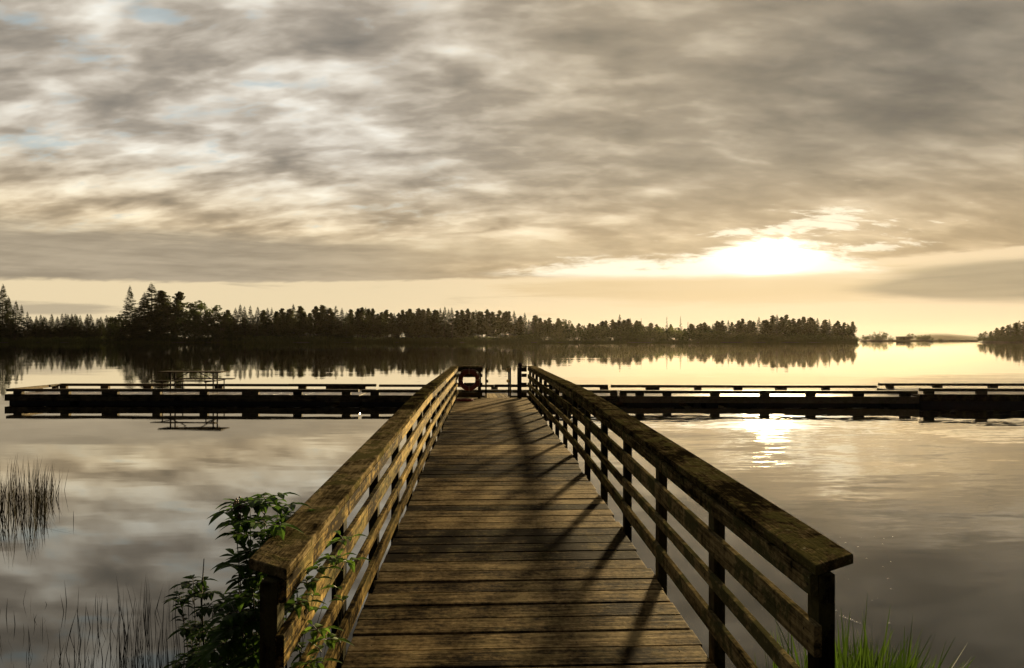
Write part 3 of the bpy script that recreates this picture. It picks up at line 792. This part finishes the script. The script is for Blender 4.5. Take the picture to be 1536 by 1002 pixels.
# the prominent group
for px, py, k, lb, sx, v in ((195, 430, 'fir', 'slender open fir standing just left of the tallest tree on the far shore', 1.0, 3), (228, 426, 'fir', 'tallest and broadest fir on the far shore, left above the picnic table', 1.75, 1), (216, 440, 'fir', 'broad fir tucked against the left flank of the tallest tree', 1.5, 0),
        (242, 437, 'pine', 'ragged pine against the right flank of the tallest tree', 1.3, 1), (264, 438, 'pine', 'crooked pine with a leaning top right of the tallest tree', 1.1, 3), (206, 462, 'fir', 'shorter fir in front of the slender open fir', 1.5, 1), (252, 455, 'fir', 'shorter dark fir between the tallest tree and the crooked pine', 1.5, 3), (182, 468, 'broad', 'small rounded tree left of the slender open fir', 1.2, 0)):
    plant(k, px, py, 400 + rnd.uniform(-2, 5), lb, 'prominent trees of the left far shore', 'tree', sx, v)
for px, py, lb in ((292, 449, 'rounded broadleaf tree with the highest dome right of the tall fir group'), (312, 451, 'second rounded broadleaf tree, right beside the highest dome'), (332, 466, 'lower rounded tree sloping down towards the spiky firs'), (322, 470, 'low rounded tree filling the gap behind the lower rounded tree'), (300, 468, 'low rounded tree filling the gap below the highest dome'), (278, 462, 'rounded tree half hidden between the crooked pine and the highest dome')):
    plant('broad', px, py, 400, lb, 'rounded broadleaf trees on the far shore', 'tree', .95)
for px, py, lb in ((282, 490, 'green willow shrub at the waterline below the rounded trees'), (306, 494, 'low green willow shrub, middle of the row below the rounded trees'), (330, 491, 'broad green willow shrub below the lower rounded tree'), (352, 496, 'low willow shrub at the right end of the row below the spiky firs'), (170, 497, 'olive shrub at the waterline left of the tall fir group'), (190, 499, 'olive shrub below the slender open fir'), (232, 499, 'dark shrub at the foot of the tallest tree'), (255, 498, 'dark shrub at the foot of the crooked pine')):
    plant('shrub', px, py, 394, lb, 'waterline shrubs on the left far shore', 'shrub', 1.15)
# main belt: spiky firs then pines
PROF = [(335, 468), (368, 457), (395, 461), (415, 463), (430, 459), (450, 459), (462, 468), (475, 460), (490, 461), (506, 458), (518, 468), (535, 464), (560, 464), (590, 466), (620, 466), (650, 463), (678, 462), (712, 465), (740, 468), (765, 468), (790, 472), (812, 475), (850, 478), (880, 482), (915, 480), (935, 477), (960, 482), (985, 486), (1010, 487), (1035, 486), (1065, 483), (1090, 482), (1120, 478), (1150, 474), (1170, 473), (1200, 476), (1220, 475), (1245, 480), (1265, 481), (1284, 484)]
x = 338
while x < 522:
    k = 'fir' if rnd.random() < .6 else 'pine'
    plant(k, x, prof(PROF, x) + rnd.choice((-2, 0, 1, 3, 5)), 402 + rnd.uniform(0, 20), 'spiky dark fir in the belt between the rounded trees and the first gap of sky' if k == 'fir' else 'ragged dark pine among the spiky firs of the belt right of the rounded trees', 'spiky firs of the far belt', 'tree', 1.25)
    plant('fir', x + 2, prof(PROF, x) + rnd.uniform(8, 18), 430, 'spiky dark fir in the belt between the rounded trees and the first gap of sky', 'spiky firs of the far belt', 'tree', 1.6)
    x += rnd.uniform(6.0, 10)
x = 524
while x < 800:
    k = 'pine' if rnd.random() < .66 else 'fir'
    plant(k, x, prof(PROF, x) + rnd.choice((-2, 0, 0, 2, 4, 7)), 402 + rnd.uniform(0, 16), ('flat topped pine with bare trunk in the belt behind the jetty end' if k == 'pine' else 'pointed fir among the flat topped pines behind the jetty end'), 'pines of the far belt behind the jetty', 'tree', 1.05 if k == 'pine' else 1.1)
    if rnd.random() < .3: plant('fir', x + 2, prof(PROF, x) + rnd.uniform(4, 11), 428, 'dark fir standing in the second row behind the flat topped pines', 'second row firs behind the pines', 'tree', 1.5)
    x += rnd.uniform(4.4, 6.8)
x = 802
while x < 1060:
    k = 'pine' if rnd.random() < .7 else 'broad'
    plant(k, x, prof(PROF, x) + rnd.choice((0, 1, 3, 5, 7)), 404 + rnd.uniform(0, 14), ('low bushy pine in the sunlit belt right of the jetty' if k == 'pine' else 'low rounded tree in the sunlit belt right of the jetty'), 'low trees of the belt right of the jetty', 'tree', 1.3 if k == 'pine' else 1.0)
    if rnd.random() < .6: plant('fir', x + 2, prof(PROF, x) + rnd.uniform(3, 9), 428, 'fir in the second row of the sunlit belt right of the jetty', 'second row firs of the sunlit belt', 'tree', 1.6)
    x += rnd.uniform(5.2, 8.5)
for px, py in ((930, 472), (945, 477), (1000, 475), (1021, 475), (1032, 483), (962, 478), (806, 473)):
    plant('fir' if px in (930, 945) else 'snagfir', px, py, 412, 'thin spire of a fir rising above the low belt right of the jetty', 'thin firs above the low belt', 'tree', .8 if px > 950 else 1.0)
x = 1056
while x < 1284:
    k = 'pine' if rnd.random() < .75 else 'fir'
    plant(k, x, prof(PROF, x) + rnd.choice((-1, 0, 1, 3, 6)), 400 + rnd.uniform(0, 18), ('golden backlit pine in the point of trees below the sun' if k == 'pine' else 'golden backlit fir in the point of trees below the sun'), 'backlit trees on the point below the sun', 'tree', 1.2)
    if rnd.random() < .5: plant('fir', x + 2, prof(PROF, x) + rnd.uniform(3, 9), 428, 'backlit fir in the second row of the point below the sun', 'second row firs of the point', 'tree', 1.7)
    x += rnd.uniform(5, 7.8)
# islet trees, shed, headland
for px, py, lb, sx, k, ln in ((1297, 501, 'small round shrub just right of the backlit point', 1.1, 'shrub', 0), (1311, 500, 'low round bush left of the wind bent tree on the spit', 1.4, 'shrub', 0), (1322, 495, 'wind bent tree on the spit between the backlit point and the shed', 1.0, 'shrub', 0), (1309, 503, 'low bush in front of the wind bent tree', 1.5, 'shrub', 0),
        (1367, 499, 'rounded tree standing right behind the shed', 1.25, 'broad', 0), (1381, 501, 'low tree in the middle of the clump right of the shed', 1.1, 'shrub', 0), (1391, 500.5, 'tree at the right end of the clump beside the shed', 1.1, 'shrub', 0), (1336, 506.5, 'tiny bush alone on the spit left of the shed', 1.6, 'shrub', 0), (1410, 507.5, 'tiny bush alone on the spit right of the shed clump', 1.6, 'shrub', 0)):
    plant(k, px, py, 570, lb, 'trees and bushes on the spit', 'tree' if k != 'shrub' else 'bush', sx, None, ln, .9)
hx = [(1471, 500, 'wind'), (1478, 497.5, 'wind'), (1487, 497, 'pine'), (1495, 492, 'pine'), (1502, 490, 'pine'), (1509, 488, 'pine'), (1516, 486, 'fir'), (1523, 484, 'pine'), (1530, 481, 'fir'), (1538, 479, 'pine'), (1548, 476, 'fir'), (1560, 472, 'pine'), (1574, 470, 'fir'), (1590, 470, 'pine'), (1610, 468, 'fir')]
for px, py, k in hx:
    plant(k, px, py, 396 + rnd.uniform(0, 6), 'windswept tree at the open tip of the right headland' if k == 'wind' else 'dark dense tree on the right headland, slope rising out of the photo', 'trees of the right headland', 'tree', 1.35)
for px in (1482, 1493, 1504, 1515, 1527, 1540, 1555): plant('shrub', px, 504 - (px - 1480) * .09, 391, 'dark bush at the waterline of the right headland', 'bushes of the right headland', 'bush', 1.5)
sp = far_pt(1355, 566)
sh = thing('shed', 'small dark flat roofed shed on the spit beside the rounded tree', 'shed', (sp.x, sp.y, 1.1), -YAW)
b = MB()
for (cx, cy, ux, uy) in ((0, -2.4, 4.6, .1), (0, 2.4, 4.6, .1), (-4.5, 0, .1, 2.3), (4.5, 0, .1, 2.3)): b.box((cx, cy, 1.25), (ux, 0, 0), (0, uy, 0), (0, 0, 1.25))
b.build('wall', M['shed'], sh)
b = MB(); b.box((0, 0, 2.66), (5.1, 0, 0), (0, 3.0, 0), (0, 0, .2)); b.build('roof', M['shedroof'], sh)
for wx in (-2.8, 2.4): b = MB(); b.box((wx, -2.53, 1.5), (1.0, 0, 0), (0, .025, 0), (0, 0, .6)); b.build('window', M['float'], sh)
b = MB(); b.box((-.9, -2.53, 1.1), (.55, 0, 0), (0, .025, 0), (0, 0, 1.05)); b.build('door', M['post'], sh)
# thicket and reeds along the far waterline: one uncountable mass
th = MB(); r = random.Random(55)
def thick_h(px):
    return prof(((-200, 3), (40, 3.4), (160, 3.6), (340, 4.2), (360, 4.6), (480, 4.6), (520, 3.2), (700, 3.4), (770, 5), (820, 8.5), (900, 10.0), (1000, 9.5), (1060, 8), (1120, 7), (1280, 5), (1300, 1)), px)
x = -200
while x < 1286:
    hh = thick_h(x) * r.uniform(.6, 1.1); c = far_pt(x, 393 + r.uniform(0, 9)); tn = r.uniform(.1, .9)
    clump(th, Vector((c.x, c.y, hh * .45)), hh * .55, 60, .48, r, .9, tn)
    x += 1.1
x = -200
while x < 1286:
    c = far_pt(x, 391.5 + r.uniform(0, 3)); hh = r.uniform(.9, 2.3); l = Vector((r.uniform(-.3, .3), r.uniform(-.2, .2), hh)); q = Vector((.14, 0, 0))
    th.poly([c - q, c + q, c + l], r.uniform(.3, 1)); x += .18
tag(th.build('shore_thicket', M['thicket']), 'unbroken band of green reeds and brush along the foot of the far trees', 'undergrowth', kind='stuff')
for lst in PROTO.values():
    for o in lst:
        if o.name not in used:
            for ch in [c for c in list(col.objects) if c.parent == o]: bpy.data.objects.remove(ch)
            bpy.data.objects.remove(o)

# ------------------------------------------------------------------ reeds, lily pads, grass
def blade(mb, p, h, wd, lean, r, bend=.2, tone=None, n=4):
    a = r.uniform(0, 6.28); side = Vector((math.cos(a), math.sin(a), 0)); prev = None; t = r.random() if tone is None else tone
    for k in range(n + 1):
        f = k / n; c = p + Vector((lean.x * (f + bend * f * f), lean.y * (f + bend * f * f), h * (f - .12 * bend * f * f))); ww = wd * (1 - f) ** .5 + wd * .04
        cur = (c - side * ww / 2, c + side * ww / 2)
        if prev: mb.poly([prev[0], prev[1], cur[1], cur[0]], t)
        prev = cur
rd = MB(); r = random.Random(11)
for k in range(300):
    d = r.uniform(8.7, 11.0); px = 92 - abs(r.gauss(0, 60)) - (11.0 - d) * 12 + r.uniform(-6, 6); p = at(px, HOR, d); p.z = -.15
    hh = r.uniform(.42, .82) * (1.0 if px < 60 else .85); blade(rd, p, hh, r.uniform(.006, .012), Vector((r.gauss(.01, .04), r.gauss(0, .04), 0)), r, .5)
for k in range(26):   # a few broken and bent ones
    d = r.uniform(8.0, 11.2); p = at(r.uniform(0, 112), HOR, d); p.z = -.05; a = r.uniform(-1, 1)
    blade(rd, p, r.uniform(.05, .25), .007, Vector((a * .5, r.uniform(-.2, .2), 0)), r, .3)
tag(rd.build('reed_bed', M['reed']), 'sparse dark reeds standing in the lake at the left edge', 'reeds', kind='stuff')
rd = MB()
for k in range(300):
    d = r.uniform(4.6, 6.2) if k % 3 else r.uniform(4.6, 5.2); px = r.uniform(-60, 300) if k % 4 else r.gauss(215, 45); p = at(px, HOR, d); p.z = -.1
    hh = r.uniform(.10, .30) + (.10 if px > 90 else 0) + (.08 if 180 < px < 280 else 0); blade(rd, p, hh, r.uniform(.004, .008), Vector((r.gauss(.0, .022), r.gauss(0, .02), 0)), r, .4)
tag(rd.build('shore_reeds', M['reed']), 'thin dark rushes in the shallows below the leafy bush', 'reeds', kind='stuff')
gr = MB()
for k in range(1500):
    px = min(1385, r.uniform(1140, 1350) if k % 3 else r.gauss(1275, 34)); d = r.uniform(2.5, 3.5); p = at(px, HOR, d); p.z = bank_z(p.x, p.y) - .03
    if abs(p.x) < 1.16: continue
    low = 988 + abs(px - 1275) * .22 if px > 1200 else 992
    tip = H - (low + r.uniform(-26, 30) - (r.uniform(15, 34) if k % 8 == 0 else 0) - HOR) / F * d
    hh = max(.15, tip - p.z); blade(gr, p, hh * 1.06, r.uniform(.014, .034), Vector((r.gauss(.05, .17) if p.x > 1.7 else abs(r.gauss(.03, .12)), r.gauss(0, .12), 0)), r, r.uniform(.4, 1.6), None, 6)
for k in range(900):      # grass over the rest of the near bank
    p = Vector((r.uniform(-9, 9), r.uniform(-5, 3.0), 0)); p.z = bank_z(p.x, p.y) - .02
    if abs(p.x) < 1.1 or p.z < .02 or (-2.6 < p.x < -1 and p.y > 1.5): continue
    blade(gr, p, r.uniform(.12, .38), r.uniform(.005, .010), Vector((r.gauss(.02, .1), r.gauss(0, .1), 0)), r, 1.0, None, 4)
tag(gr.build('bank_grass', M['grass']), 'bright green broad bladed grass on the bank beside the right railing', 'grass', kind='stuff')
fl = MB()  # metal beads added to imitate sun glints on the water
for k in range(70):
    if k < 9: p = at(1262 + k * 3.6 + r.uniform(-2, 2), HOR, 5.9 - k * .02)
    else: p = at(r.uniform(1080, 1340), HOR, r.uniform(5.2, 8.5))
    q = r.uniform(.004, .010)
    fl.ring_tube([(p.x, p.y, q * math.sin(a)) for a in (0, .35, .7, 1.05, 1.35, 1.55)], [q * math.cos(a) for a in (0, .35, .7, 1.05, 1.35, 1.55)], 12, False)
bm_, bb_ = newmat('glint_mirror'); bb_.inputs['Base Color'].default_value = (.9, .9, .9, 1); bb_.inputs['Metallic'].default_value = 1; bb_.inputs['Roughness'].default_value = .12
tag(fl.build('sparkles', bm_), 'tiny mirrored bubbles on the dark water by the right railing', 'sparkles', kind='stuff')

# ------------------------------------------------------------------ leafy bushes by the left railing
def leaflet(mb, p, d, L, wd, nrm, tone, droop=.3):
    d = d.normalized(); side = d.cross(nrm).normalized(); up = side.cross(d)
    prev = None; pr = ((0, .03), (.2, .7), (.45, 1.0), (.7, .72), (.88, .34), (1, .02))
    for f, w_ in pr:
        c = p + d * L * f - Vector((0, 0, 1)) * droop * L * f * f; a = side * wd * .5 * w_; fold = up * wd * .16 * w_
        cur = (c - a + fold, c, c + a + fold)
        if prev: mb.poly([prev[0], prev[1], cur[1], cur[0]], tone, True); mb.poly([prev[1], prev[2], cur[2], cur[1]], tone, True)
        prev = cur
def compound(lf, st, p, d, L, r, n=3, leafL=.075, tone=None, smax=.004):
    d = d.normalized(); end = p + d * L + Vector((0, 0, -.12 * L)); st.ring_tube([p, p + d * L * .55 + Vector((0, 0, .02 * L)), end], [.0025, .002, .0012], 4, False)
    side = d.cross(Vector((0, 0, 1)));  side = side.normalized() if side.length > .05 else Vector((1, 0, 0))
    t = r.uniform(.15, .85) if tone is None else tone
    for k in range(n):
        f = .35 + .5 * k / max(1, n - 1); q = p.lerp(end, f)
        for sg in (-1, 1):
            leaflet(lf, q, d * .55 + side * sg * .9 + Vector((0, 0, r.uniform(-.25, .25))), leafL * r.uniform(.8, 1.15), leafL * .48, Vector((0, 0, 1)) + d * r.uniform(-.3, .3), min(1, max(0, t + r.uniform(-.2, .2))), r.uniform(.2, .6))
    leaflet(lf, end, d + Vector((0, 0, -.1)), leafL * 1.2, leafL * .4, Vector((0, 0, 1)), t, .4)
def stemmed(lf, st, base, tip, r, nleaf, leafL, pet, n=3, curve=.1, start=.3, thick=.007, tone=None, upright=.3):
    base, tip = Vector(base), Vector(tip); mid = base.lerp(tip, .5) + Vector((r.uniform(-1, 1), r.uniform(-1, 1), 0)) * curve * (tip - base).length
    def pt(f): return base * (1-f)**2 + mid * 2*f*(1-f) + tip * f*f
    st.ring_tube([pt(f) for f in (0, .25, .5, .75, 1)], [thick, thick*.85, thick*.7, thick*.5, thick*.3], 6)
    for k in range(3):
        q = 2.09 * k + r.uniform(-.3, .3); compound(lf, st, tip, Vector((math.cos(q), math.sin(q), r.uniform(.1, .6))), pet * .8, r, n, leafL * .9, tone)
    a = r.uniform(0, 6.28)
    for k in range(nleaf):
        f = start + (1 - start) * (k + .5) / nleaf; a += 2.4 + r.uniform(-.4, .4)
        compound(lf, st, pt(f), Vector((math.cos(a), math.sin(a), upright + r.uniform(-.2, .4) + .5 * (f > .9))), pet * r.uniform(.7, 1.15) * (1 - .3 * f), r, n, leafL * (1.05 - .25 * f), tone)
r = random.Random(21)
# elder bush behind the left end post
eb = thing('elder_bush', 'tall leafy elder bush with a brown berry head behind the left railing end', 'bush')
lf = MB(); st = MB(); root = at(405, HOR, 2.85); root.z = bank_z(root.x, root.y) - .02
for (px, py, d, nl) in ((352, 752, 2.85, 8), (375, 742, 2.9, 8), (398, 735, 2.9, 9), (418, 748, 3.0, 8), (436, 762, 3.1, 7), (372, 790, 2.8, 8), (400, 775, 2.75, 8), (425, 790, 2.85, 8), (358, 835, 2.75, 7), (385, 850, 2.8, 8), (352, 905, 2.7, 7), (395, 900, 2.8, 7), (340, 950, 2.7, 7), (372, 940, 2.75, 7), (430, 785, 3.05, 6), (365, 770, 2.8, 8), (388, 815, 2.8, 8), (380, 880, 2.7, 8), (360, 925, 2.7, 8), (385, 965, 2.7, 8), (345, 985, 2.65, 8), (370, 990, 2.65, 8), (330, 960, 2.75, 8)):
    b0 = root + Vector((r.uniform(-.12, .12), r.uniform(-.08, .08), 0)); stemmed(lf, st, b0, at(px, py + 14, d), r, max(4, nl - 1), .084, .080, 2, .10, .46, .006, None, .8)
bt = MB(); bc0 = at(357, 764, 2.83)
for k in range(90):
    u = Vector((r.gauss(0, .5), r.gauss(0, .5), r.gauss(0, .9))); p = bc0 + u * .022; q = .0042
    bt.ring_tube([p - Vector((0, 0, q)), p - Vector((0, 0, q*.4)), p + Vector((0, 0, q*.4)), p + Vector((0, 0, q))], [q*.3, q, q, q*.3], 5)
lf.build('leaves', M['bushleaf'], eb); st.build('stems', M['stem'], eb); bt.build('berry_head', M['berry'], eb)
# lower darker bush
db_ = thing('dark_shrub', 'low dark shrub with upright shoots at the water edge left of the elder bush', 'bush')
lf = MB(); st = MB(); root = at(330, HOR, 3.0); root.z = bank_z(root.x, root.y) - .02
for (px, py, d, nl) in ((272, 893, 3.0, 9), (290, 868, 3.0, 11), (304, 882, 3.0, 10), (318, 905, 2.95, 8), (340, 900, 2.9, 8), (362, 880, 2.9, 9), (378, 915, 2.9, 8), (285, 935, 3.0, 8), (310, 940, 2.95, 8), (335, 935, 2.9, 8), (355, 960, 2.9, 8), (300, 970, 2.9, 8), (380, 960, 2.85, 8), (320, 985, 2.9, 8), (400, 985, 2.8, 7), (275, 985, 3.0, 7)):
    b0 = root + Vector((r.uniform(-.2, .2), r.uniform(-.1, .1), 0)); stemmed(lf, st, b0, at(px, py + 8, d), r, nl + 8, .060, .055, 2, .09, .25, .005, None, .9)
p0 = at(302, 900, 3.0); st.ring_tube([root, p0, at(306, 838, 3.0)], [.006, .004, .002], 6)
p0 = at(365, 930, 2.9); st.ring_tube([root, p0, at(357, 868, 2.9)], [.006, .004, .002], 6)
lf.build('leaves', M['darkleaf'], db_); st.build('stems', M['stem'], db_)
# fresh shoots pushing through the left railing
vs = thing('bramble_shoots', 'fresh green leafy shoots growing through the slats of the left railing', 'climbing plant')
lf = MB(); st = MB(); root = at(430, HOR, 2.75); root.z = bank_z(root.x, root.y) - .02
for (px, py, d, nl, tn) in ((515, 806, 2.72, 7, .75), (500, 835, 2.7, 6, .3), (478, 850, 2.65, 6, .25), (462, 870, 2.6, 6, .2), (520, 838, 2.75, 5, .6), (475, 940, 2.6, 6, .8), (490, 955, 2.62, 5, .8), (470, 990, 2.5, 6, .7), (448, 900, 2.55, 6, .15)):
    stemmed(lf, st, root + Vector((r.uniform(-.1, .1), r.uniform(-.1, .1), 0)), at(px, py + 5, d), r, max(2, nl - 3), .066, .045, 1, .16, .60, .003, tn)
lf.build('leaves', M['freshleaf'], vs); st.build('stems', M['stem'], vs)

# ------------------------------------------------------------------ the evening air over the lake
hz = bpy.data.meshes.new('haze'); x0, x1, y0, y1, z0, z1 = -2700, 2700, -340, 2700, -3.5, 48
hz.from_pydata([(x, y, z) for z in (z0, z1) for x, y in ((x0, y0), (x1, y0), (x1, y1), (x0, y1))], [], [(3, 2, 1, 0), (4, 5, 6, 7), (0, 1, 5, 4), (1, 2, 6, 5), (2, 3, 7, 6), (3, 0, 4, 7)])
hm = bpy.data.materials.new('haze'); hm.use_nodes = True; hm.node_tree.nodes.clear()
pv = hm.node_tree.nodes.new('ShaderNodeVolumePrincipled'); ho = hm.node_tree.nodes.new('ShaderNodeOutputMaterial')
pv.inputs['Color'].default_value = (1.0, .86, .64, 1); pv.inputs['Density'].default_value = .000021; pv.inputs['Anisotropy'].default_value = .80
hm.node_tree.links.new(pv.outputs[0], ho.inputs['Volume']); hz.materials.append(hm)
ho_ = bpy.data.objects.new('haze', hz); col.objects.link(ho_); tag(ho_, 'thin golden evening haze over the whole lake', 'haze', kind='stuff')
